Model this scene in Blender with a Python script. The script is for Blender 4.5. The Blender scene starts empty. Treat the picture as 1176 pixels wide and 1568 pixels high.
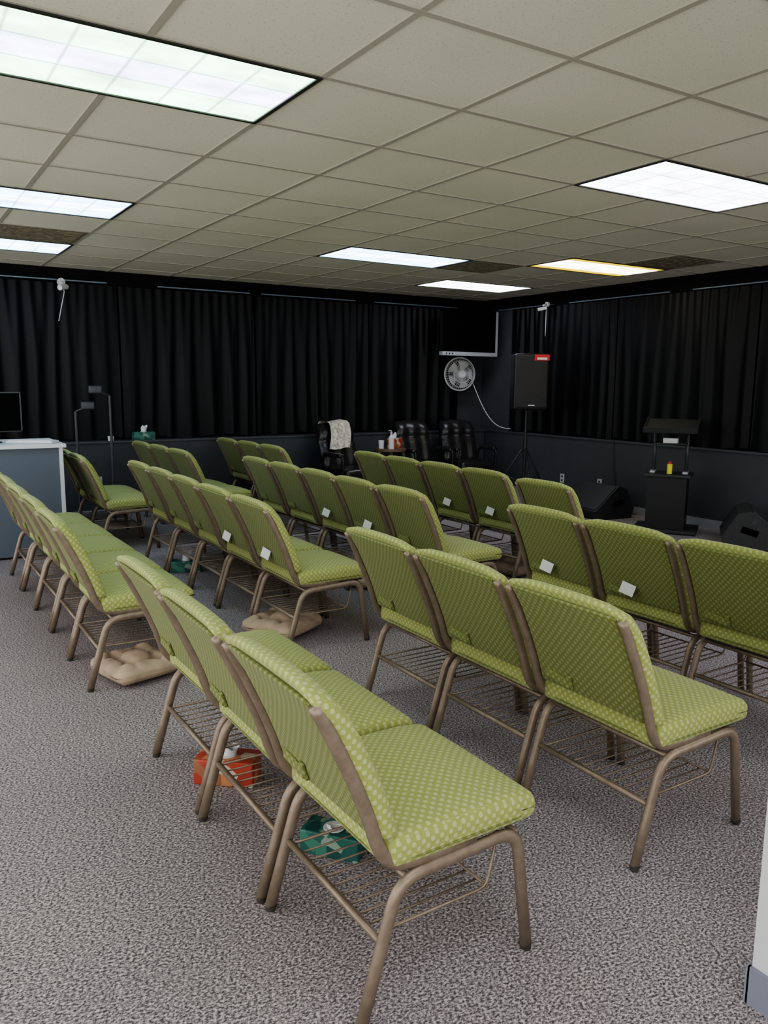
import bpy, math, random
import numpy as np
from mathutils import Vector, Matrix
random.seed(4)
sc=bpy.context.scene
H=2.66; XW=7.48; YW=9.15; XM=-2.6; YM=-2.2

# ------------------------------------------------------------------ materials
def newmat(name):
    m=bpy.data.materials.new(name); m.use_nodes=True
    nt=m.node_tree; b=nt.nodes['Principled BSDF']
    return m,nt,b
def N(nt,t,**k):
    n=nt.nodes.new(t)
    for a,v in k.items(): setattr(n,a,v)
    return n
def mat(name,col,rough=.5,metal=0,noise=0,nscale=40,bump=0,spec=.5):
    m,nt,b=newmat(name)
    b.inputs['Roughness'].default_value=rough; b.inputs['Metallic'].default_value=metal
    b.inputs['Specular IOR Level'].default_value=spec
    tc=N(nt,'ShaderNodeTexCoord'); nz=N(nt,'ShaderNodeTexNoise'); nz.inputs['Scale'].default_value=nscale
    nt.links.new(tc.outputs['Object'],nz.inputs['Vector'])
    cr=N(nt,'ShaderNodeValToRGB')
    k=noise
    cr.color_ramp.elements[0].color=(*[c*(1-k) for c in col],1); cr.color_ramp.elements[1].color=(*[min(1,c*(1+k)) for c in col],1)
    cr.color_ramp.elements[0].position=.35; cr.color_ramp.elements[1].position=.65
    nt.links.new(nz.outputs['Fac'],cr.inputs['Fac']); nt.links.new(cr.outputs['Color'],b.inputs['Base Color'])
    if bump:
        bp=N(nt,'ShaderNodeBump'); bp.inputs['Strength'].default_value=bump; bp.inputs['Distance'].default_value=.01
        nt.links.new(nz.outputs['Fac'],bp.inputs['Height']); nt.links.new(bp.outputs['Normal'],b.inputs['Normal'])
    return m
def m_print(name,cols,scale):
    """printed carton: voronoi patches of several colours"""
    m,nt,b=newmat(name); L=nt.links.new
    tc=N(nt,'ShaderNodeTexCoord'); v=N(nt,'ShaderNodeTexVoronoi'); v.inputs['Scale'].default_value=scale
    L(tc.outputs['Object'],v.inputs['Vector'])
    sp=N(nt,'ShaderNodeSeparateColor'); L(v.outputs['Color'],sp.inputs['Color'])
    cr=N(nt,'ShaderNodeValToRGB'); cr.color_ramp.interpolation='CONSTANT'; e=cr.color_ramp.elements
    e[0].color=(*cols[0],1); e[1].position=1/len(cols); e[1].color=(*cols[1],1)
    for i in range(2,len(cols)):
        x=e.new(i/len(cols)); x.color=(*cols[i],1)
    L(sp.outputs['Red'],cr.inputs['Fac']); L(cr.outputs['Color'],b.inputs['Base Color'])
    b.inputs['Roughness'].default_value=.5
    return m
def m_carpet():
    m,nt,b=newmat('carpet_speckled'); L=nt.links.new
    tc=N(nt,'ShaderNodeTexCoord')
    mp=N(nt,'ShaderNodeMapping'); mp.inputs['Scale'].default_value=(1,1.4,1); mp.inputs['Rotation'].default_value=(0,0,.3)
    L(tc.outputs['Object'],mp.inputs['Vector'])
    n1=N(nt,'ShaderNodeTexNoise'); n1.inputs['Scale'].default_value=110; n1.inputs['Detail'].default_value=4; n1.inputs['Roughness'].default_value=.7
    L(mp.outputs['Vector'],n1.inputs['Vector'])
    cr=N(nt,'ShaderNodeValToRGB'); e=cr.color_ramp.elements
    e[0].position=.37; e[0].color=(.050,.043,.047,1); e[1].position=.63; e[1].color=(.66,.59,.565,1)
    x=e.new(.46); x.color=(.165,.145,.150,1); x=e.new(.53); x.color=(.335,.297,.298,1)
    L(n1.outputs['Fac'],cr.inputs['Fac'])
    n2=N(nt,'ShaderNodeTexNoise'); n2.inputs['Scale'].default_value=1.3; n2.inputs['Detail'].default_value=3
    L(tc.outputs['Object'],n2.inputs['Vector'])
    c2=N(nt,'ShaderNodeValToRGB'); c2.color_ramp.elements[0].position=.3; c2.color_ramp.elements[1].position=.7
    c2.color_ramp.elements[0].color=(.86,.86,.90,1); c2.color_ramp.elements[1].color=(1,1,1,1)
    L(n2.outputs['Fac'],c2.inputs['Fac'])
    mx=N(nt,'ShaderNodeMix',data_type='RGBA',blend_type='MULTIPLY'); mx.inputs['Factor'].default_value=1
    L(cr.outputs['Color'],mx.inputs['A']); L(c2.outputs['Color'],mx.inputs['B']); L(mx.outputs['Result'],b.inputs['Base Color'])
    bp=N(nt,'ShaderNodeBump'); bp.inputs['Strength'].default_value=.4; bp.inputs['Distance'].default_value=.005
    L(n1.outputs['Fac'],bp.inputs['Height']); L(bp.outputs['Normal'],b.inputs['Normal'])
    b.inputs['Roughness'].default_value=.95; b.inputs['Specular IOR Level'].default_value=.15
    return m
def m_fabric(name,ground,dot):
    m,nt,b=newmat(name); L=nt.links.new
    uv=N(nt,'ShaderNodeUVMap'); uv.uv_map='UVMap'
    sp=N(nt,'ShaderNodeSeparateXYZ'); L(uv.outputs['UV'],sp.inputs['Vector'])
    def mth(op,a,bv=None):
        n=N(nt,'ShaderNodeMath',operation=op)
        L(a,n.inputs[0])
        if bv is not None:
            if isinstance(bv,(int,float)): n.inputs[1].default_value=bv
            else: L(bv,n.inputs[1])
        return n.outputs[0]
    k=2*math.pi/.027
    c1=mth('COSINE',mth('MULTIPLY',sp.outputs['X'],k)); c2=mth('COSINE',mth('MULTIPLY',sp.outputs['Y'],k))
    pr=mth('MULTIPLY',c1,c2)
    cr=N(nt,'ShaderNodeValToRGB'); e=cr.color_ramp.elements
    e[0].position=.10; e[0].color=(*ground,1); e[1].position=.42; e[1].color=(*dot,1)
    L(pr,cr.inputs['Fac'])
    nz=N(nt,'ShaderNodeTexNoise'); nz.inputs['Scale'].default_value=420; L(uv.outputs['UV'],nz.inputs['Vector'])
    mx=N(nt,'ShaderNodeMix',data_type='RGBA',blend_type='MULTIPLY'); mx.inputs['Factor'].default_value=.3
    L(cr.outputs['Color'],mx.inputs['A']); L(nz.outputs['Fac'],mx.inputs['B']); L(mx.outputs['Result'],b.inputs['Base Color'])
    bp=N(nt,'ShaderNodeBump'); bp.inputs['Strength'].default_value=.2; bp.inputs['Distance'].default_value=.003
    L(pr,bp.inputs['Height']); L(bp.outputs['Normal'],b.inputs['Normal'])
    b.inputs['Roughness'].default_value=.85; b.inputs['Specular IOR Level'].default_value=.2
    b.inputs['Sheen Weight'].default_value=.1
    return m
def m_tile():
    m,nt,b=newmat('ceiling_tile'); L=nt.links.new
    tc=N(nt,'ShaderNodeTexCoord'); v=N(nt,'ShaderNodeTexNoise'); v.inputs['Scale'].default_value=130; v.inputs['Detail'].default_value=4
    L(tc.outputs['Object'],v.inputs['Vector'])
    cr=N(nt,'ShaderNodeValToRGB'); e=cr.color_ramp.elements
    e[0].position=.28; e[0].color=(.48,.45,.37,1); e[1].position=.40; e[1].color=(.755,.725,.615,1)
    L(v.outputs['Fac'],cr.inputs['Fac'])
    n2=N(nt,'ShaderNodeTexNoise'); n2.inputs['Scale'].default_value=.9; L(tc.outputs['Object'],n2.inputs['Vector'])
    c2=N(nt,'ShaderNodeValToRGB'); c2.color_ramp.elements[0].position=.35; c2.color_ramp.elements[1].position=.65
    c2.color_ramp.elements[0].color=(.90,.92,.88,1); c2.color_ramp.elements[1].color=(1,.99,.99,1)
    L(n2.outputs['Fac'],c2.inputs['Fac'])
    mx=N(nt,'ShaderNodeMix',data_type='RGBA',blend_type='MULTIPLY'); mx.inputs['Factor'].default_value=1
    L(cr.outputs['Color'],mx.inputs['A']); L(c2.outputs['Color'],mx.inputs['B']); L(mx.outputs['Result'],b.inputs['Base Color'])
    b.inputs['Roughness'].default_value=.95; b.inputs['Specular IOR Level'].default_value=.1
    return m
def m_lens(name,outer,centre,strength,border=None):
    """prismatic troffer lens cells, UV 0..1"""
    m,nt,b=newmat(name); L=nt.links.new
    nt.nodes.remove(b); out=[n for n in nt.nodes if n.type=='OUTPUT_MATERIAL'][0]
    uv=N(nt,'ShaderNodeUVMap'); uv.uv_map='UVMap'
    sp=N(nt,'ShaderNodeSeparateXYZ'); L(uv.outputs['UV'],sp.inputs['Vector'])
    def mth(op,a,bv=None,cl=False):
        n=N(nt,'ShaderNodeMath',operation=op); n.use_clamp=cl
        L(a,n.inputs[0])
        if bv is not None:
            if isinstance(bv,(int,float)): n.inputs[1].default_value=bv
            else: L(bv,n.inputs[1])
        return n.outputs[0]
    def line(s,k,w):
        f=mth('FRACT',mth('MULTIPLY',s,k)); d=mth('ABSOLUTE',mth('SUBTRACT',f,.5))
        return mth('MULTIPLY',mth('SUBTRACT',d,.5-w),1/w,True)
    g=mth('MAXIMUM',line(sp.outputs['X'],6,.05),line(sp.outputs['Y'],3,.05))
    cd=mth('ABSOLUTE',mth('SUBTRACT',sp.outputs['Y'],.5))
    cr=N(nt,'ShaderNodeValToRGB'); e=cr.color_ramp.elements
    e[0].position=.12; e[0].color=(*centre,1); e[1].position=.20; e[1].color=(*outer,1)
    if border:
        x=e.new(.32); x.color=(*outer,1); x=e.new(.34); x.color=(*border,1)
    L(cd,cr.inputs['Fac'])
    fac=mth('SUBTRACT',mth('MULTIPLY',g,-.6),-1.0)
    nz=N(nt,'ShaderNodeTexNoise'); nz.inputs['Scale'].default_value=5; L(uv.outputs['UV'],nz.inputs['Vector'])
    fac=mth('MULTIPLY',fac,mth('ADD',mth('MULTIPLY',nz.outputs['Fac'],1.4),.3))
    em=N(nt,'ShaderNodeEmission'); L(cr.outputs['Color'],em.inputs['Color']); L(mth('MULTIPLY',fac,strength),em.inputs['Strength'])
    L(em.outputs['Emission'],out.inputs['Surface'])
    return m
ES=3.4
M=dict(
 carpet=m_carpet(), tile=m_tile(),
 tbar=mat('ceiling_tbar',(.40,.375,.31),.6), tbar_dark=mat('troffer_frame',(.02,.02,.015),.5),
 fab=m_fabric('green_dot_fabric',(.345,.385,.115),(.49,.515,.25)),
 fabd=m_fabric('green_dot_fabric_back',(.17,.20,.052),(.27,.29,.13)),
 bronze=mat('bronze_metal',(.235,.182,.135),.38,.35,.1), blackpl=mat('black_plastic',(.015,.015,.016),.45),
 glide=mat('chair_glide',(.04,.035,.03),.5),
 pan=mat('seat_underside',(.02,.02,.02),.8),
 cloth=mat('curtain_black',(.0034,.0036,.0048),.5,0,.2,60,.1,.23),
 wallblk=mat('wall_black_paint',(.003,.003,.0035),.7,spec=.2),
 wallgry=mat('wall_charcoal_paint',(.055,.058,.064),.6,0,.05,6,0,.3),
 sill=mat('sill_charcoal',(.06,.063,.07),.5),
 white=mat('wall_white_paint',(.58,.58,.60),.6,0,.03,4),
 basegr=mat('vinyl_base_grey',(.19,.205,.26),.5), baselt=mat('vinyl_base_light',(.30,.31,.34),.5),
 rod=mat('curtain_rod_metal',(.26,.33,.42),.35,.6),
 leather=mat('black_leather',(.022,.020,.020),.28,0,.2,25,.15), 
 towel=mat('towel_cream',(.60,.54,.44),.9,0,.35,35,.3),
 beige=mat('beige_cushion',(.42,.315,.225),.9,0,.1,18,.3), brown=mat('brown_cushion',(.22,.15,.11),.9,0,.1,18,.3),
 wood=mat('brown_table',(.16,.09,.05),.45,0,.2,12), whitep=mat('white_plastic',(.65,.65,.65),.4),
 silver=mat('silver_bezel',(.5,.51,.53),.3,.3), screen=mat('dark_screen',(.0015,.0015,.002),.6,spec=.06),
 dkgrey=mat('dark_grey_plastic',(.05,.053,.057),.4), wedgepl=mat('wedge_black_paint',(.028,.029,.031),.5,0,.2,120,.2),
 mesh=mat('speaker_grille',(.022,.022,.024),.6,0,.5,260,.4), wmesh=mat('wedge_grille',(.04,.042,.045),.5,0,.5,260,.4), red=mat('red_label',(.55,.02,.03),.5),
 orange=m_print('orange_tissue_print',[(.42,.06,.03),(.50,.22,.10),(.28,.12,.06),(.55,.45,.35),(.35,.05,.03)],22),
 teal=m_print('teal_tissue_print',[(.02,.12,.09),(.015,.07,.06),(.05,.18,.13),(.22,.30,.24),(.02,.10,.08)],26),
 paper=mat('white_paper',(.68,.68,.68),.8), deskgr=mat('desk_slate_panel',(.10,.12,.15),.55), desktop=mat('desk_white_top',(.66,.66,.66),.4),
 vent=mat('vent_brown',(.20,.175,.12),.7,0,.3,30), yellow=mat('yellow_marker',(.8,.75,.05),.5), redb=mat('red_cap',(.6,.05,.04),.5),
 outlet=mat('outlet_plate',(.5,.5,.48),.4),
)
M['lens_g']=m_lens('lens_greenish',(.50,.84,.56),(.62,.60,.88),ES)
M['lens_b']=m_lens('lens_bluish',(.45,.72,1.0),(.74,.84,1.0),ES)
M['lens_w']=m_lens('lens_white',(.85,.88,1.0),(.85,.85,1.0),ES)
M['lens_y']=m_lens('lens_yellow_border',(1.0,.92,.65),(1,.95,.80),ES*.9,(.27,.19,.0005))

# ------------------------------------------------------------------ mesh builder
class MB:
    def __init__(s): s.v=[];s.f=[];s.m=[];s.sm=[];s.mats=[]
    def mi(s,k):
        if k not in s.mats: s.mats.append(k)
        return s.mats.index(k)
    def add(s,vs,fs,k,smooth=True,T=None):
        o=len(s.v)
        for p in vs:
            p=Vector(p)
            if T is not None: p=T@p
            s.v.append(p)
        i=s.mi(k)
        for f in fs: s.f.append([a+o for a in f]); s.m.append(i); s.sm.append(smooth)
        return o
    def box(s,lo,hi,k,T=None):
        x0,y0,z0=lo;x1,y1,z1=hi
        vs=[(x0,y0,z0),(x1,y0,z0),(x1,y1,z0),(x0,y1,z0),(x0,y0,z1),(x1,y0,z1),(x1,y1,z1),(x0,y1,z1)]
        s.add(vs,[(3,2,1,0),(4,5,6,7),(0,1,5,4),(1,2,6,5),(2,3,7,6),(3,0,4,7)],k,False,T)
    def rbox(s,c,d,r,k,T=None,fn=None,n=4):
        h=[a/2 for a in d]
        def axis(hh):
            t=[-hh,-hh+r*.3,-hh+r*.65,-hh+r]
            for i in range(1,n): t.append(-(hh-r)+2*(hh-r)*i/n)
            t+= [hh-r,hh-r*.65,hh-r*.3,hh]
            return t
        A=[axis(q) for q in h]; V={};vs=[];fs=[]
        def vid(p):
            key=tuple(round(a,5) for a in p)
            if key not in V:
                core=[max(-(h[i]-r),min(h[i]-r,p[i])) for i in range(3)]
                d_=Vector([p[i]-core[i] for i in range(3)]); d_=d_.normalized()*r if d_.length>1e-9 else d_
                q=Vector(core)+d_
                q=Vector([max(-h[i],min(h[i],q[i])) for i in range(3)])
                if fn: q=Vector(fn(q,h))
                V[key]=len(vs); vs.append(Vector(c)+q)
            return V[key]
        for ax in range(3):
            a,b=[(1,2),(2,0),(0,1)][ax]
            for sg in (-1,1):
                for i in range(len(A[a])-1):
                    for j in range(len(A[b])-1):
                        q=[]
                        for (ii,jj) in ((i,j),(i+1,j),(i+1,j+1),(i,j+1)):
                            p=[0,0,0];p[ax]=sg*h[ax];p[a]=A[a][ii];p[b]=A[b][jj]; q.append(vid(p))
                        if sg<0:q=q[::-1]
                        fs.append(q)
        s.add(vs,fs,k,True,T)
    def tube(s,pts,r,k,seg=8,rb=None,T=None,cap=True,up=None):
        pts=[Vector(p) for p in pts]; rb=rb or r; n=len(pts); vs=[];fs=[]
        prev=None
        for i,p in enumerate(pts):
            t=(pts[min(i+1,n-1)]-pts[max(i-1,0)]).normalized()
            if prev is None:
                u=Vector(up) if up else (Vector((0,1,0)) if abs(t.y)<.9 else Vector((1,0,0)))
            else: u=prev
            u=(u-t*u.dot(t)).normalized(); prev=u; w=t.cross(u)
            for j in range(seg):
                a=2*math.pi*j/seg; vs.append(p+u*math.cos(a)*r+w*math.sin(a)*rb)
        for i in range(n-1):
            for j in range(seg):
                fs.append((i*seg+j,i*seg+(j+1)%seg,(i+1)*seg+(j+1)%seg,(i+1)*seg+j))
        if cap: fs.append(tuple(range(seg))[::-1]); fs.append(tuple((n-1)*seg+j for j in range(seg)))
        s.add(vs,fs,k,True,T)
    def cyl(s,a,b,r0,k,r1=None,seg=20,T=None):
        a=Vector(a);b=Vector(b);r1=r0 if r1 is None else r1
        t=(b-a).normalized();u=Vector((1,0,0)) if abs(t.x)<.9 else Vector((0,1,0));u=(u-t*u.dot(t)).normalized();w=t.cross(u)
        vs=[a+(u*math.cos(2*math.pi*j/seg)+w*math.sin(2*math.pi*j/seg))*r0 for j in range(seg)]+[b+(u*math.cos(2*math.pi*j/seg)+w*math.sin(2*math.pi*j/seg))*r1 for j in range(seg)]
        s.add(vs,[(j,(j+1)%seg,seg+(j+1)%seg,seg+j) for j in range(seg)],k,True,T)
        s.add(vs,[tuple(range(seg))[::-1],tuple(range(seg,2*seg))],k,False,T)
    def mesh(s,name):
        me=bpy.data.meshes.new(name); me.from_pydata([tuple(p) for p in s.v],[],s.f)
        for k in s.mats: me.materials.append(M[k])
        me.polygons.foreach_set('material_index',s.m); me.polygons.foreach_set('use_smooth',s.sm)
        uvl=me.uv_layers.new(name='UVMap')
        for p in me.polygons:
            n=p.normal; ax=max(range(3),key=lambda i:abs(n[i]))
            for li in p.loop_indices:
                c=me.vertices[me.loops[li].vertex_index].co
                uvl.data[li].uv=((c.y,c.z),(c.x,c.z),(c.x,c.y))[ax]
        me.update(); return me
    def obj(s,name,loc=(0,0,0),rz=0,me=None):
        me=me or s.mesh(name); return place(name,me,loc,rz)
def place(name,me,loc=(0,0,0),rz=0):
    o=bpy.data.objects.new(name,me); sc.collection.objects.link(o); o.location=loc; o.rotation_euler=(0,0,rz); return o
def fillet(pts,r,n=5):
    pts=[Vector(p) for p in pts]; out=[pts[0]]
    for i in range(1,len(pts)-1):
        a,b,c=pts[i-1],pts[i],pts[i+1]
        d1=min(r,(a-b).length*.45); d2=min(r,(c-b).length*.45)
        p=b+(a-b).normalized()*d1; q=b+(c-b).normalized()*d2
        for j in range(n+1):
            t=j/n; out.append(p*(1-t)**2+b*2*t*(1-t)+q*t*t)
    out.append(pts[-1]); return out

# ------------------------------------------------------------------ room
b=MB(); b.box((XM,YM,-.1),(XW+.2,YW+.2,0),'carpet'); b.obj('floor')
GX0=1.55;GX=.67;GY0=2.25;GY=.655
b=MB(); b.box((XM,YM,H),(XW+.2,YW+.2,H+.1),'tile')
x=GX0-GX*7
while x<XW:
    if x>XM: b.box((x-.013,YM,H-.006),(x+.013,YW,H+.01),'tbar')
    x+=GX
y=GY0-GY*7
while y<YW:
    if y>YM: b.box((XM,y-.013,H-.0065),(XW,y+.013,H+.01),'tbar')
    y+=GY
b.obj('ceiling')
SZ=.84; LD=.22
b=MB(); b.box((XM,YW,0),(XW+.2,YW+.2,H),'wallblk')
b.box((7.02,YW-.012,SZ),(XW,YW,H-.16),'wallgry')
b.obj('wall_north')
b=MB(); b.box((XM,YW-LD,0),(XW-.115,YW,SZ-.02),'wallgry'); b.box((XM,YW-LD-.015,SZ-.02),(XW-.115,YW,SZ),'sill'); b.obj('trim_2')
b=MB(); b.box((XW,YM,0),(XW+.2,YW,H),'wallblk'); b.box((XW-.10,YM,0),(XW,YW,SZ-.02),'wallgry'); b.box((XW-.115,YM,SZ-.02),(XW,YW,SZ),'sill')
b.box((XW-.012,8.52,SZ),(XW,YW,H-.16),'wallgry')
b.obj('wall_east')
b=MB(); b.box((1.70,YM,0),(1.86,.98,H),'white'); b.obj('wall_partition')
b=MB(); b.box((1.69,YM,0),(1.70,.985,.10),'basegr'); b.box((1.69,.98,0),(1.87,.99,.10),'basegr'); b.obj('baseboard_partition')
b=MB(); b.box((XM,YW-LD-.012,0),(XW-.1,YW-LD,.09),'baselt'); b.obj('baseboard_north')
b=MB(); b.box((XW-.112,YM,0),(XW-.10,YW-LD-.012,.09),'baselt'); b.obj('baseboard_east')
b=MB(); b.box((XM,YW-.03,H-.07),(XW,YW,H-.006),'wallblk'); b.box((XW-.03,YM,H-.07),(XW,YW-.03,H-.006),'wallblk'); b.obj('trim_1')

# ------------------------------------------------------------------ light troffers
def lens(k,x,y):
    b=MB(); L,W=2*GX,GY; z=H-.004; e=.018
    b.box((x,y,z-.008),(x+L,y+e,H-.001),'tbar_dark');b.box((x,y+W-e,z-.008),(x+L,y+W,H-.001),'tbar_dark')
    b.box((x,y+e,z-.008),(x+e,y+W-e,H-.001),'tbar_dark');b.box((x+L-e,y+e,z-.008),(x+L,y+W-e,H-.001),'tbar_dark')
    nf=len(b.f)
    b.add([(x+e,y+e,z-.003),(x+e,y+W-e,z-.003),(x+L-e,y+W-e,z-.003),(x+L-e,y+e,z-.003)],[(0,1,2,3)],k,False)
    me=b.mesh('troffer')
    for li,u in zip(me.polygons[nf].loop_indices,((0,0),(0,1),(1,1),(1,0))): me.uv_layers[0].data[li].uv=u
    place('ceiling_light_panel',me)
gx=lambda i:GX0+GX*i
gy=lambda j:GY0+GY*j
for k,i,j in [('lens_g',-2,1),('lens_b',-2,5),('lens_b',-2,8),('lens_w',3,1),('lens_b',3,6),('lens_w',6,8),('lens_y',6,5),
              ('lens_w',-2,-3),('lens_w',3,-3),('lens_w',-5,2),('lens_w',7,0)]:
    lens(k,gx(i),gy(j))
def vent(i,j):
    b=MB();x=gx(i);y=gy(j);b.box((x+.02,y+.02,H-.008),(x+GX-.02,y+GY-.02,H-.001),'vent')
    for q in range(9):
        yy=y+.06+q*.06; b.box((x+.05,yy,H-.014),(x+GX-.05,yy+.018,H-.008),'vent')
    b.obj('ceiling_vent')
vent(5,6);vent(7,4);vent(-1,7)

# ------------------------------------------------------------------ curtains
def curtain(name,axis,a0,a1,wall,z0,z1,seed):
    rnd=random.Random(seed); n=int((a1-a0)/.012); rows=16
    ph=[rnd.uniform(0,6.28) for _ in range(10)]; vs=[];fs=[]
    for i in range(n+1):
        a=a0+(a1-a0)*i/n
        w1=2*math.pi*a/.21+2.2*math.sin(a*2.3+ph[0])+1.1*math.sin(a*5.1+ph[7])+ph[1]
        w2=2*math.pi*a/.105+2.0*math.sin(a*3.7+ph[8])+ph[9]
        s1=math.sin(w1); s1=math.copysign(abs(s1)**.8,s1); s2=math.sin(w2)
        big=math.sin(a*2*math.pi/.8+ph[2]+1.2*math.sin(a*1.3+ph[3]))
        am=.35+.65*math.sin(a*1.4+ph[4])**2
        for r in range(rows+1):
            t=r/rows; z=z1+(z0-z1)*t+ (0.014*math.sin(a*7+ph[5])*t if t>.9 else 0)
            mixf=min(1,t*2.0)
            d=.060+ am*(.026*s1*mixf+.012*s2*(1-.7*mixf)) + .010*big*t+.004*math.sin(a*9+4*t+ph[6])*t
            aa=a+(.014*math.sin(t*3+a*5)+.010*math.cos(w1)*t if 0<i<n else 0)
            vs.append((aa,wall-d,z) if axis=='x' else (wall-d,aa,z))
    for i in range(n):
        for r in range(rows):
            q=(i*(rows+1)+r,i*(rows+1)+r+1,(i+1)*(rows+1)+r+1,(i+1)*(rows+1)+r)
            fs.append(q)
    b=MB(); b.add(vs,fs,'cloth'); return b.obj(name)
segs=[(-2.5,.6),(.62,2.3),(2.32,3.9),(3.92,5.5),(5.52,7.0)]
for i,(a,c) in enumerate(segs): curtain('curtain','x',a,c,YW,SZ+.016,2.50,10+i)
for i,(a,c) in enumerate([(-1.9,1.2),(1.22,3.0),(3.02,4.8),(4.82,6.6),(6.62,8.4)]): curtain('curtain','y',a,c,XW,SZ+.016,2.48,30+i)
def rod(p,q):
    b=MB(); b.cyl(p,q,.009,'rod',seg=8)
    v=Vector(q)-Vector(p)
    n=(0,1,0) if abs(v.x)>abs(v.y) else (1,0,0)
    for t in (.02,.98):
        c=Vector(p)+v*t; b.cyl(c,c+Vector(n)*.062,.006,'rod',seg=6)
    b.obj('curtain_rod')
for a,c in [(-2.5,.5),(.7,2.2),(2.75,3.85),(4.0,5.3),(5.6,6.95)]: rod((a,YW-.06,2.53),(c,YW-.06,2.53))
for a,c in [(7.7,8.75),(5.9,7.4),(3.9,5.6),(1.5,3.6)]: rod((XW-.06,a,2.50),(XW-.06,c,2.50))

# ------------------------------------------------------------------ stacking chair
def cx(z): 
    t=max(0,(z-.45)/.40); return .052-.170*t**1.25
def chair_mesh():
    b=MB(); W=.27
    for sy in (-1,1):
        y=sy*.2535
        P=fillet([(0,y,.013),(.055,y,.20),(.100,y,.348),(.465,y,.362),(.515,y,.013)],.065,6)
        b.tube(P,.0135,'bronze',10,.0175)
        for fx,fd in ((0,.002),(.515,-.002)): b.cyl((fx-fd,y,0),(fx+fd,y,.016),.014,'glide',.0165,12)
        yp=sy*.247
        P=[(.33,yp,.378),(.20,yp,.378),(.105,yp,.384),(.062,yp,.415)]+[(cx(z)-.010,yp,z) for z in (.46,.52,.59,.66,.73,.79,.825)]
        b.tube(fillet(P,.03,3),.012,'bronze',10,.018)
    b.tube([(.055,-.25,.2),(.055,.25,.2)],.010,'bronze',8)
    b.tube([(.47,-.25,.350),(.47,.25,.350)],.009,'bronze',6)
    b.tube([(.12,-.25,.350),(.12,.25,.350)],.009,'bronze',6)
    b.tube([(.06,-.22,.205),(.06,.22,.205)],.0045,'bronze',5)
    b.tube([(.40,-.22,.205),(.40,.22,.205)],.0045,'bronze',5)
    for sy in (-.22,.22): b.tube(fillet([(.06,sy,.205),(.40,sy,.205),(.43,sy,.352)],.03,3),.0045,'bronze',5)
    for i in range(1,10):
        y=-.22+.044*i; b.tube([(.05,y,.2),(.405,y,.2)],.003,'bronze',5)
    # seat
    def sf(q,h):
        x,y,z=q; k=(1-(x/h[0])**2)*(1-(y/h[1])**2)
        if z>0: z+=.024*k
        if z>0 and x>h[0]*.5: z-=.016*((x-h[0]*.5)/(h[0]*.5))**2
        y*=1-.02*(x/h[0])**8
        return (x,y,z)
    b.rbox((.300,0,.418),(.475,.53,.084),.030,'fab',fn=sf,n=6)
    ring=[]
    for i in range(49):
        a=2*math.pi*i/48; c,s_=math.cos(a),math.sin(a)
        ex=.2375*math.copysign(abs(c)**.28,c); ey=.265*math.copysign(abs(s_)**.28,s_)*(1-.02*(abs(ex)/.2375)**8)
        ring.append((.300+ex,ey,.402))
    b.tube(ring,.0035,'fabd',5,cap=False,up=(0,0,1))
    b.box((.10,-.235,.367),(.49,.235,.38),'pan')
    # back cushion
    def bf(q,h):
        x,y,z=q
        ay=abs(y)/h[1]
        if x>0: x+=.016*(1-ay**2)*(1-(z/h[2])**2)
        tz=max(0,z/h[2])
        zz=z+.655
        x+=-.20*max(0,z-.13)
        xx=cx(zz)+x+.026
        zz+=.008*(1-ay**2)*tz-.022*ay**7*tz**3
        return (xx,y,zz)
    b.rbox((0,0,0),(.054,.522,.400),.024,'fab',fn=bf,n=7)
    def pf(q,h):
        x,y,z=q; return (cx(z+.645)+x-.002-(.16*(z-.12) if z>.12 else 0),y,z+.645)
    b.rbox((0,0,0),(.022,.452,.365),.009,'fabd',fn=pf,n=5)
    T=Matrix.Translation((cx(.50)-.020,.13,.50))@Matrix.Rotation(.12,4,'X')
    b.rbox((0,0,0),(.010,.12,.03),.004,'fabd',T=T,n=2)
    T=Matrix.Translation((cx(.50)-.020,.075,.50))@Matrix.Rotation(-.3,4,'Y')
    b.rbox((0,0,0),(.010,.02,.055),.004,'fabd',T=T,n=2)
    return b.mesh('stacking_chair_mesh')
CM=chair_mesh()
P=.555
rnd=random.Random(2)
def row(x,y,n,rz=0,jx=.010,pitch=P):
    for i in range(n):
        cy=pitch*(i+.5); dx=rnd.uniform(-jx,jx)
        c,s=math.cos(rz),math.sin(rz)
        place('padded_stacking_chair',CM,(x-cy*s+dx,y+cy*c,0),rz+rnd.uniform(-.008,.008))
row(.84,1.385,3,jx=.004)      # A
row(1.885,1.47,3)     # B
row(2.99,1.63,3)     # C
row(3.84,3.62,1)     # D
row(.78,3.84,5)      # E
row(1.82,3.82,5,pitch=.565)
row(2.80,3.80,5)
row(3.93,4.36,4)
row(1.54,7.02,2)
row(2.50,7.12,3,.05)
row(3.47,7.2,3,.03)

def card(x,y,z,rz,tilt=.2):
    b=MB(); T=Matrix.Rotation(tilt,4,'Y')@Matrix.Rotation(.25,4,'X')
    b.box((-.001,-.036,-.028),(.001,.036,.028),'paper',T); b.obj('paper_card',(x,y,z),rz)
for x,y in [(1.82,4.0),(1.82,4.6),(2.80,5.1),(2.80,4.5),(3.93,5.1),(3.93,4.55),(2.99,2.95),(2.99,2.4)]:
    card(x+cx(.53)-.044,y+.1,.53,.3)

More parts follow.
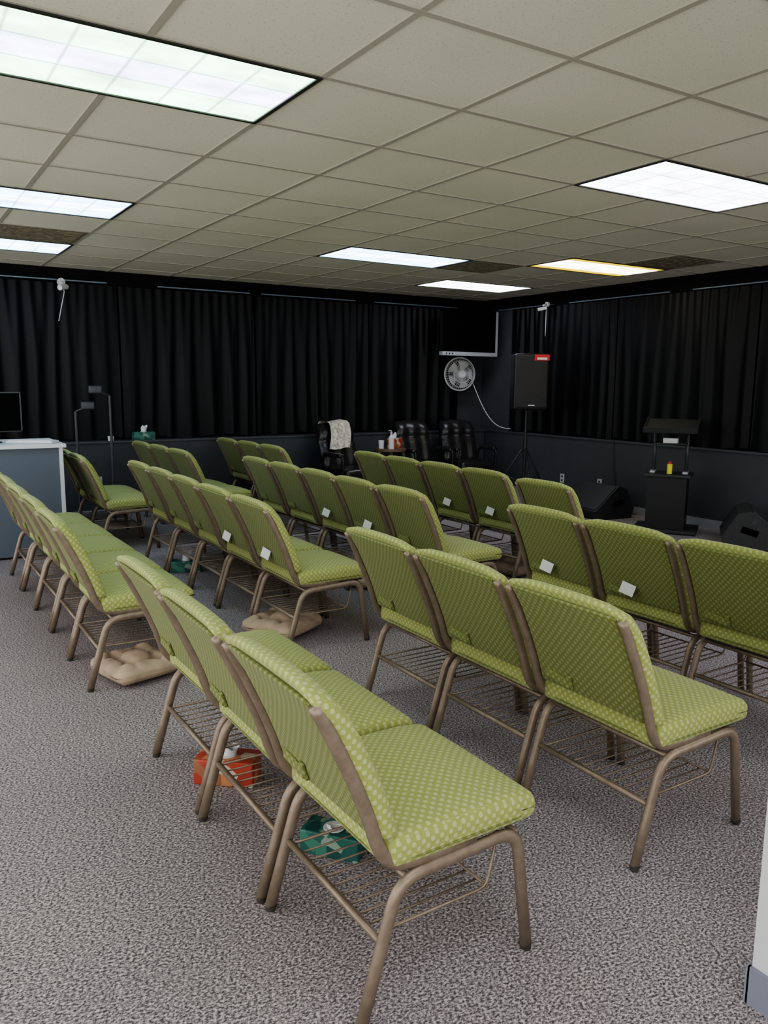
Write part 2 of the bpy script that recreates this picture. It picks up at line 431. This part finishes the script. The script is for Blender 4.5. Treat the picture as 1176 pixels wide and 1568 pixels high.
# ------------------------------------------------------------------ floor cushions & boxes
def cushion(x,y,s,k,rz):
    def f(q,h):
        x,y,z=q; r=(x/h[0])**2; t=(y/h[1])**2
        z=z*(.50+.50*(1-max(r,t)**1.5))
        if z>0:
            z-=.045*math.exp(-((abs(x)-.075)**2+(abs(y)-.075)**2)/.0008)
            z-=.022*math.exp(-((abs(x)-.075)/.018)**2)*(1-t)+.022*math.exp(-((abs(y)-.075)/.018)**2)*(1-r)
            z+=.008*math.sin(x*31+1)*math.cos(y*27)
        x*=1-.08*t+.05*r*t; y*=1-.08*r+.05*r*t
        return (x,y,max(z,-.06))
    b=MB(); b.rbox((0,0,.06),(s,s,.12),.045,k,fn=f,n=22); b.obj('floor_cushion',(x,y,0),rz)
cushion(1.02,3.98,.36,'beige',.25); cushion(1.97,4.24,.38,'beige',.5); cushion(3.0,5.0,.36,'beige',.3)
cushion(3.02,4.45,.36,'brown',.1); cushion(3.02,5.75,.36,'brown',.2); cushion(4.2,4.7,.38,'brown',.3)
def tissue(x,y,z,k,rz,s=(.23,.12,.09),tuft=1.0):
    b=MB(); b.rbox((0,0,s[2]/2),s,.006,k,n=2)
    b.cyl((0,0,s[2]-.002),(0,0,s[2]+.002),.035,'paper',seg=16)
    vs=[];n=10
    for i in range(n):
        a=2*math.pi*i/n
        vs.append((.03*math.cos(a),.018*math.sin(a),s[2]))
    for i in range(n):
        a=2*math.pi*i/n; r=.035+.012*math.sin(3*a)
        vs.append((r*math.cos(a)+.01,.5*r*math.sin(a),s[2]+(.055+.02*math.sin(2*a))*tuft))
    b.add(vs,[(i,(i+1)%n,n+(i+1)%n,n+i) for i in range(n)],'paper'); b.obj('tissue_box',(x,y,z),rz)
tissue(1.02,2.70,0,'orange',-.7,(.23,.12,.10),.6); tissue(1.14,2.08,0,'teal',-.9,(.20,.10,.08),.1); tissue(1.98,6.05,0,'teal',-.4)
tissue(2.50,YW-LD+.05,SZ,'teal',0,(.24,.10,.09))
b=MB(); b.cyl((0,0,0),(0,0,.05),.03,'whitep',.034,18); b.obj('paper_cup',(2.14,YW-LD+.05,SZ))

# ------------------------------------------------------------------ desk (left)
b=MB()
b.box((-.5,7.14,.93),(1.33,7.92,.96),'desktop'); b.box((1.275,7.16,0),(1.305,7.9,.93),'desktop'); b.box((-.48,7.16,0),(-.45,7.9,.93),'desktop')
b.box((-.45,7.18,.02),(1.275,7.2,.93),'deskgr'); b.box((-.45,7.86,.3),(1.275,7.88,.93),'deskgr'); b.box((-.45,7.2,.45),(1.275,7.86,.47),'deskgr')
b.obj('computer_desk')
b=MB(); b.box((-.28,-.012,.10),(.28,.012,.42),'screen'); b.box((-.29,-.016,.09),(.29,-.010,.10),'blackpl');b.box((-.29,-.016,.42),(.29,.016,.43),'dkgrey');b.box((-.29,-.016,.09),(-.28,.016,.43),'blackpl');b.box((.28,-.016,.09),(.29,.016,.43),'dkgrey')
b.box((-.02,.012,.01),(.02,.03,.3),'blackpl'); b.rbox((0,.02,.006),(.22,.16,.012),.005,'blackpl',n=2); b.obj('computer_monitor',(.76,7.5,.96),.1)
b=MB(); b.rbox((0,0,.012),(.40,.14,.022),.006,'whitep',n=2)
for i in range(14):
    for j in range(4): b.box((-.185+i*.0265,-.055+j*.028,.022),(-.163+i*.0265,-.033+j*.028,.027),'paper')
b.obj('computer_keyboard',(1.10,7.36,.96),-.6)
b=MB(); b.rbox((0,0,.015),(.06,.1,.03),.012,'blackpl',n=3); b.obj('computer_mouse',(.76,7.25,.96),0)
def mic_stand(x,y,h,arm):
    b=MB()
    b.cyl((0,0,.0),(0,0,.02),.13,'dkgrey',.12,24); b.cyl((0,0,.02),(0,0,h),.014,'dkgrey',seg=10)
    b.cyl((0,0,h*.6),(0,0,h*.6+.06),.02,'dkgrey',seg=10)
    b.tube([(0,0,h),(arm*.6,0,h+.03),(arm,0,h+.05)],.010,'dkgrey')
    b.rbox((arm,0,h+.06),(.13,.06,.08),.015,'dkgrey',n=2); b.obj('microphone_stand',(x,y,0))
mic_stand(1.68,8.45,1.18,.12); mic_stand(2.02,8.45,1.34,-.14)

# ------------------------------------------------------------------ armchairs (face -Y)
def armchair_mesh(towel=False):
    b=MB(); k='leather'
    def sf(q,h):
        x,y,z=q
        if z>0: z+=.03*(1-(x/h[0])**2)*(1-(y/h[1])**2)
        return (x,y,z)
    b.rbox((0,-.03,.41),(.50,.50,.13),.045,k,fn=sf,n=5)
    def bf(q,h):
        x,y,z=q; t=max(0,(z+h[2])/(2*h[2]))
        groove=.5+.5*math.cos(2*math.pi*(x/h[0])*1.5)
        if y<0: y-=.025*groove*(1-(z/h[2])**4)+.03*math.exp(-((t-.82)/.12)**2)-.02*math.exp(-((t-.62)/.04)**2)
        y+=.16*t**1.3
        x*=1-.12*max(0,t-.6)/.4*((x/h[0])**2)
        z+=.025*(1-(x/h[0])**2)*(t)
        return (x,y,z)
    b.rbox((0,.20,.71),(.54,.12,.54),.05,k,fn=bf,n=14)
    for s in (-1,1):
        x=s*.285
        b.rbox((x,-.06,.645),(.07,.36,.05),.022,k,n=3)
        b.tube(fillet([(x,-.22,.635),(x,-.26,.60),(x,-.24,.40),(x*.8,-.20,.36)],.06),.02,'blackpl',8,.014)
        b.tube(fillet([(x,.10,.635),(x,.17,.60),(x*.95,.20,.42),(x*.8,.18,.37)],.05),.02,'blackpl',8,.014)
        for y in (-.24,.22): b.cyl((s*.22,y*.8,.36),(s*.25,y*1.05,0),.02,'blackpl',.015,10)
    b.box((-.23,-.22,.33),(.23,.2,.36),'blackpl')
    if towel:
        vs=[];nu=14;nv=22
        for i in range(nu+1):
            for j in range(nv+1):
                u=-.17+.30*i/nu; t=j/nv
                if t<.25: y=.45; z=.86+.14*(t/.25)
                elif t<.4: a=(t-.25)/.15*math.pi; y=.345+.10*math.cos(a); z=1.01+.02*math.sin(a)
                else: q=(t-.4)/.6; y=.225-.10*q; z=1.0-.30*q
                y+=.006*math.sin(u*60+t*5)-.012; vs.append((u+.05*t*math.sin(t*4),y,z+.01*math.sin(u*20)))
        b.add(vs,[(i*(nv+1)+j,(i+1)*(nv+1)+j,(i+1)*(nv+1)+j+1,i*(nv+1)+j+1) for i in range(nu) for j in range(nv)],'towel')
    return b.mesh('armchair_mesh')
AC=armchair_mesh()
place('leather_armchair',armchair_mesh(True),(4.78,8.32,0),.12)
place('leather_armchair',AC,(5.94,8.42,0),-.03); place('leather_armchair',AC,(6.62,8.36,0),-.12)
b=MB(); b.cyl((0,0,.66),(0,0,.69),.19,'wood',seg=32); b.cyl((0,0,.02),(0,0,.66),.03,'wood',seg=12); b.cyl((0,0,0),(0,0,.03),.16,'wood',.14,24); b.obj('side_table',(5.35,8.28,0))
tissue(5.42,8.31,.691,'orange',.4,(.18,.11,.12))
b=MB(); b.cyl((0,0,0),(0,0,.14),.035,'whitep',seg=18);b.cyl((0,0,.14),(0,0,.17),.035,'whitep',.015,18);b.cyl((0,0,.17),(0,0,.21),.013,'whitep',seg=12);b.tube([(0,0,.21),(0,0,.225),(-.04,0,.225)],.005,'whitep'); b.obj('lotion_pump_bottle',(5.29,8.18,.691))
b=MB(); b.cyl((0,0,0),(0,0,.1),.03,'whitep',.036,18); b.obj('paper_cup',(5.22,8.30,.691))

# ------------------------------------------------------------------ TV in the corner
b=MB()
w=.45;h=.27
b.box((-w,-.03,-h),(w,.03,h),'blackpl'); b.box((-w,-.034,-h),(w,-.029,h),'screen')
b.box((-w-.005,-.04,-h-.05),(w+.035,.035,-h),'silver'); b.box((w,-.04,-h),(w+.035,.035,h+.01),'silver')
b.box((-w,-.035,h),(w,.03,h+.01),'screen')
for i in range(3): b.cyl((-w+.06+.05*i,-.043,-h-.025),(-w+.06+.05*i,-.038,-h-.025),.012,'dkgrey',seg=10)
b.box((-.1,.03,-.1),(.1,.05,.1),'blackpl'); b.tube([(0,.04,0),(.10,.25,0),(.02,.475,0)],.02,'blackpl'); b.box((-.07,.465,-.1),(.09,.485,.1),'blackpl')
b.obj('wall_mounted_television',(6.82,8.66,2.18),0)

# ------------------------------------------------------------------ fan
b=MB()
R=.225
for i in range(40):
    a=2*math.pi*i/40; c,s=math.cos(a),math.sin(a)
    pts=[(.03*c,-.09,.03*s),(.12*c,-.085,.12*s),(.185*c,-.055,.185*s),(R*c,0,R*s),(.185*c,.05,.185*s),(.05*c,.085,.05*s)]
    b.tube(pts,.003,'whitep',4,cap=False)
for rr,yy,th in ((R,0,.012),(.185,-.055,.004),(.12,-.085,.004),(.185,.05,.003)):
    b.tube([(rr*math.cos(2*math.pi*i/40),yy,rr*math.sin(2*math.pi*i/40)) for i in range(41)],th,'whitep',6,cap=False)
b.cyl((0,-.095,0),(0,-.085,0),.05,'whitep',seg=24)
for kk in range(5):
    a0=2*math.pi*kk/5; vs=[]
    for i in range(6):
        r=.035+.15*i/5
        for j in range(5):
            a=a0+(-.45+.9*j/4)*(.6+.4*i/5); vs.append((r*math.cos(a),-.02+.035*(j/4-.5),r*math.sin(a)))
    b.add(vs,[(i*5+j,i*5+j+1,(i+1)*5+j+1,(i+1)*5+j) for i in range(5) for j in range(4)],'whitep')
b.cyl((0,-.04,0),(0,.13,0),.045,'whitep',seg=20); b.tube([(0,.12,-.02),(0,.17,-.10),(0,.20,-.12)],.018,'whitep'); b.box((-.05,.195,-.2),(.05,.215,-.04),'whitep')
b.obj('wall_fan',(6.90,YW-.03-.19,1.62),-.25)
b=MB(); pts=[]
for i in range(31):
    t=i/30; pts.append((7.1+.25*t, 8.95-.6*t+.0, 1.6-.72*t-.22*math.sin(math.pi*t)))
b.tube(pts,.006,'whitep',6); b.obj('power_cord')

# ------------------------------------------------------------------ PA speaker on tripod
b=MB()
def spk(q,h):
    x,y,z=q; k=1-.22*((y+h[1])/(2*h[1])); return (x*k,y,z)
b.rbox((0,0,1.515),(.43,.36,.66),.035,'blackpl',fn=spk,n=4)
b.rbox((0,-.165,1.515),(.385,.05,.60),.02,'mesh',n=4)
b.box((.02,-.195,1.765),(.20,-.190,1.835),'red'); b.box((.05,-.197,1.775),(.17,-.1945,1.80),'paper')
b.box((-.04,-.194,1.24),(.04,-.191,1.25),'silver')
b.cyl((0,0,.25),(0,0,1.2),.018,'blackpl',seg=12); b.cyl((0,0,.62),(0,0,.85),.026,'blackpl',seg=12); b.cyl((0,0,.28),(0,0,.34),.03,'blackpl',seg=12)
for i in range(3):
    a=.5+i*2*math.pi/3; c,s=math.cos(a),math.sin(a)
    b.tube([(.03*c,.03*s,.72),(.48*c,.48*s,.012)],.011,'blackpl'); b.tube([(.03*c,.03*s,.30),(.24*c,.24*s,.385)],.008,'blackpl')
    b.rbox((.48*c,.48*s,.014),(.05,.05,.028),.01,'blackpl',n=2)
b.obj('pa_speaker_on_tripod',(6.60,7.22,0),-.45)

# ------------------------------------------------------------------ lectern
b=MB()
b.rbox((0,0,.02),(.62,.50,.04),.012,'wedgepl',n=2); b.box((-.19,-.17,.04),(.19,.17,.57),'blackpl'); b.rbox((0,0,.585),(.46,.40,.03),.008,'wedgepl',n=2)
for x in (-.16,.16):
    b.tube([(x,.06,.58),(x,.06,1.05)],.018,'dkgrey'); b.box((x-.025,-.05,.60),(x+.025,.1,.62),'silver')
T=Matrix.Translation((0,0,1.08))@Matrix.Rotation(.30,4,'X')
b.rbox((0,0,0),(.52,.38,.026),.008,'wedgepl',T=T,n=2); b.box((-.26,-.195,0),(.26,-.18,.05),'wedgepl',T); b.box((-.26,-.19,.01),(-.25,.19,.03),'wedgepl',T);b.box((.25,-.19,.01),(.26,.19,.03),'wedgepl',T)
b.box((-.16,-.08,.90),(.16,.10,.912),'blackpl'); b.box((-.07,-.07,.912),(.07,.08,.96),'paper')
b.obj('lectern',(6.86,5.32,0),-1.0)
b=MB(); b.cyl((0,0,0),(0,0,.10),.026,'yellow',seg=16);b.cyl((0,0,.10),(0,0,.125),.018,'redb',seg=12); b.obj('spray_bottle',(6.79,5.26,.601))

# ------------------------------------------------------------------ floor wedge monitors
def wedge(name,x,y,rz):
    b=MB(); W=.31
    prof=[(-.25,0),(.23,0),(.27,.11),(.14,.34),(.03,.37),(-.29,.10)]
    vs=[(px,-W,pz) for px,pz in prof]+[(px,W,pz) for px,pz in prof]; n=len(prof)
    b.add(vs,[tuple(range(n)),tuple(range(2*n-1,n-1,-1))]+[((i+1)%n,i,n+i,n+(i+1)%n) for i in range(n)],'wedgepl',False)
    a=Vector((-.29,0,.10));c=Vector((.03,0,.37)); d=(c-a); nn=Vector((-d.z,0,d.x)).normalized()
    ang=math.atan2(d.z,d.x)
    T=Matrix.Translation((a+c)/2+nn*.004)@Matrix.Rotation(-ang,4,'Y')
    b.rbox((0,0,0),(d.length*.90,W*1.84,.02),.008,'wmesh',T=T,n=3)
    for s in (-1,1):
        b.tube([(-.04,s*(W+.002),.16),(.10,s*(W+.002),.20)],.03,'screen',10,.004,up=(0,0,1))
        b.cyl((0,s*W,.27),(0,s*(W+.004),.27),.02,'dkgrey',seg=12)
    return b.obj(name,(x,y,0),rz)
wedge('stage_monitor_wedge',6.95,6.35,-.1); wedge('stage_monitor_wedge',6.90,4.38,2.2)

# ------------------------------------------------------------------ security cameras, outlets, cables
def seccam(x,y,z,ax,cable,k=1.0):
    b=MB(); n=Vector(ax)
    b.cyl((0,0,0),n*-.03,.04*k,'whitep',seg=18); b.tube([n*-.03,n*-.09+Vector((0,0,-.02))],.012,'whitep')
    side=Vector((-n.y,n.x,0))
    b.cyl(n*-.06+Vector((0,0,-.05))-side*.04,n*-.14+Vector((0,0,-.07))+side*.04,.028*k,'whitep',seg=16)
    pts=[n*-.03+Vector((0,0,-.02)),n*-.05+Vector((0,0,-.1))-side*.02]+[n*-.05+Vector((0,0,-.1-.3*t))-side*(.02+cable*t) for t in (.25,.5,.75,1)]
    b.tube(pts,.005,'whitep',6); b.obj('security_camera',(x,y,z))
seccam(1.72,YW-.115,2.50,(0,1,0),-.07); seccam(XW-.115,7.72,2.50,(1,0,0),0,.8)
for n_,(x,y,z,e) in enumerate([(1.98,YW-LD,.40,'y'),(XW-.10,6.72,.30,'x'),(XW-.10,7.35,.30,'x')]):
    b=MB()
    if e=='y':
        b.box((-.035,-.006,-.057),(.035,0,.057),'outlet')
        for zz in(-.025,.025): b.box((-.012,-.010,zz-.012),(.012,-.006,zz+.012),'blackpl')
    else:
        b.box((-.006,-.035,-.057),(0,.035,.057),'outlet')
        for zz in(-.025,.025): b.box((-.010,-.012,zz-.012),(-.006,.012,zz+.012),'blackpl')
    b.obj('power_outlet',(x,y,z))
b=MB(); b.tube(fillet([(XW-.125,6.52,.86),(XW-.125,6.50,.6),(XW-.13,6.46,.35),(XW-.14,6.42,.012),(7.33,6.1,.012)],.08),.006,'blackpl',6); b.obj('audio_cable')

# ------------------------------------------------------------------ world + camera
w=bpy.data.worlds.new('World'); sc.world=w; w.use_nodes=True
w.node_tree.nodes['Background'].inputs['Color'].default_value=(.985,.985,.97,1); w.node_tree.nodes['Background'].inputs['Strength'].default_value=1.25
cam=bpy.data.cameras.new('camera'); co=bpy.data.objects.new('camera',cam); sc.collection.objects.link(co)
f,th,ro,a=1215.8,.1621,.0087,.5656
cam.sensor_fit='HORIZONTAL'; cam.sensor_width=36; cam.lens=36*f/1176; cam.clip_start=.05
fh=Vector((math.sin(a),math.cos(a),0)); Rr=Vector((math.cos(a),-math.sin(a),0)); Z=Vector((0,0,1))
fw=math.cos(th)*fh-math.sin(th)*Z; up=math.sin(th)*fh+math.cos(th)*Z
R2=math.cos(ro)*Rr+math.sin(ro)*up; U2=-math.sin(ro)*Rr+math.cos(ro)*up
co.matrix_world=Matrix(((R2.x,U2.x,-fw.x,0),(R2.y,U2.y,-fw.y,0),(R2.z,U2.z,-fw.z,1.5),(0,0,0,1)))
sc.camera=co
sc.view_settings.view_transform='AgX'
sc.view_settings.look='AgX - Medium High Contrast'
sc.view_settings.exposure=1.08
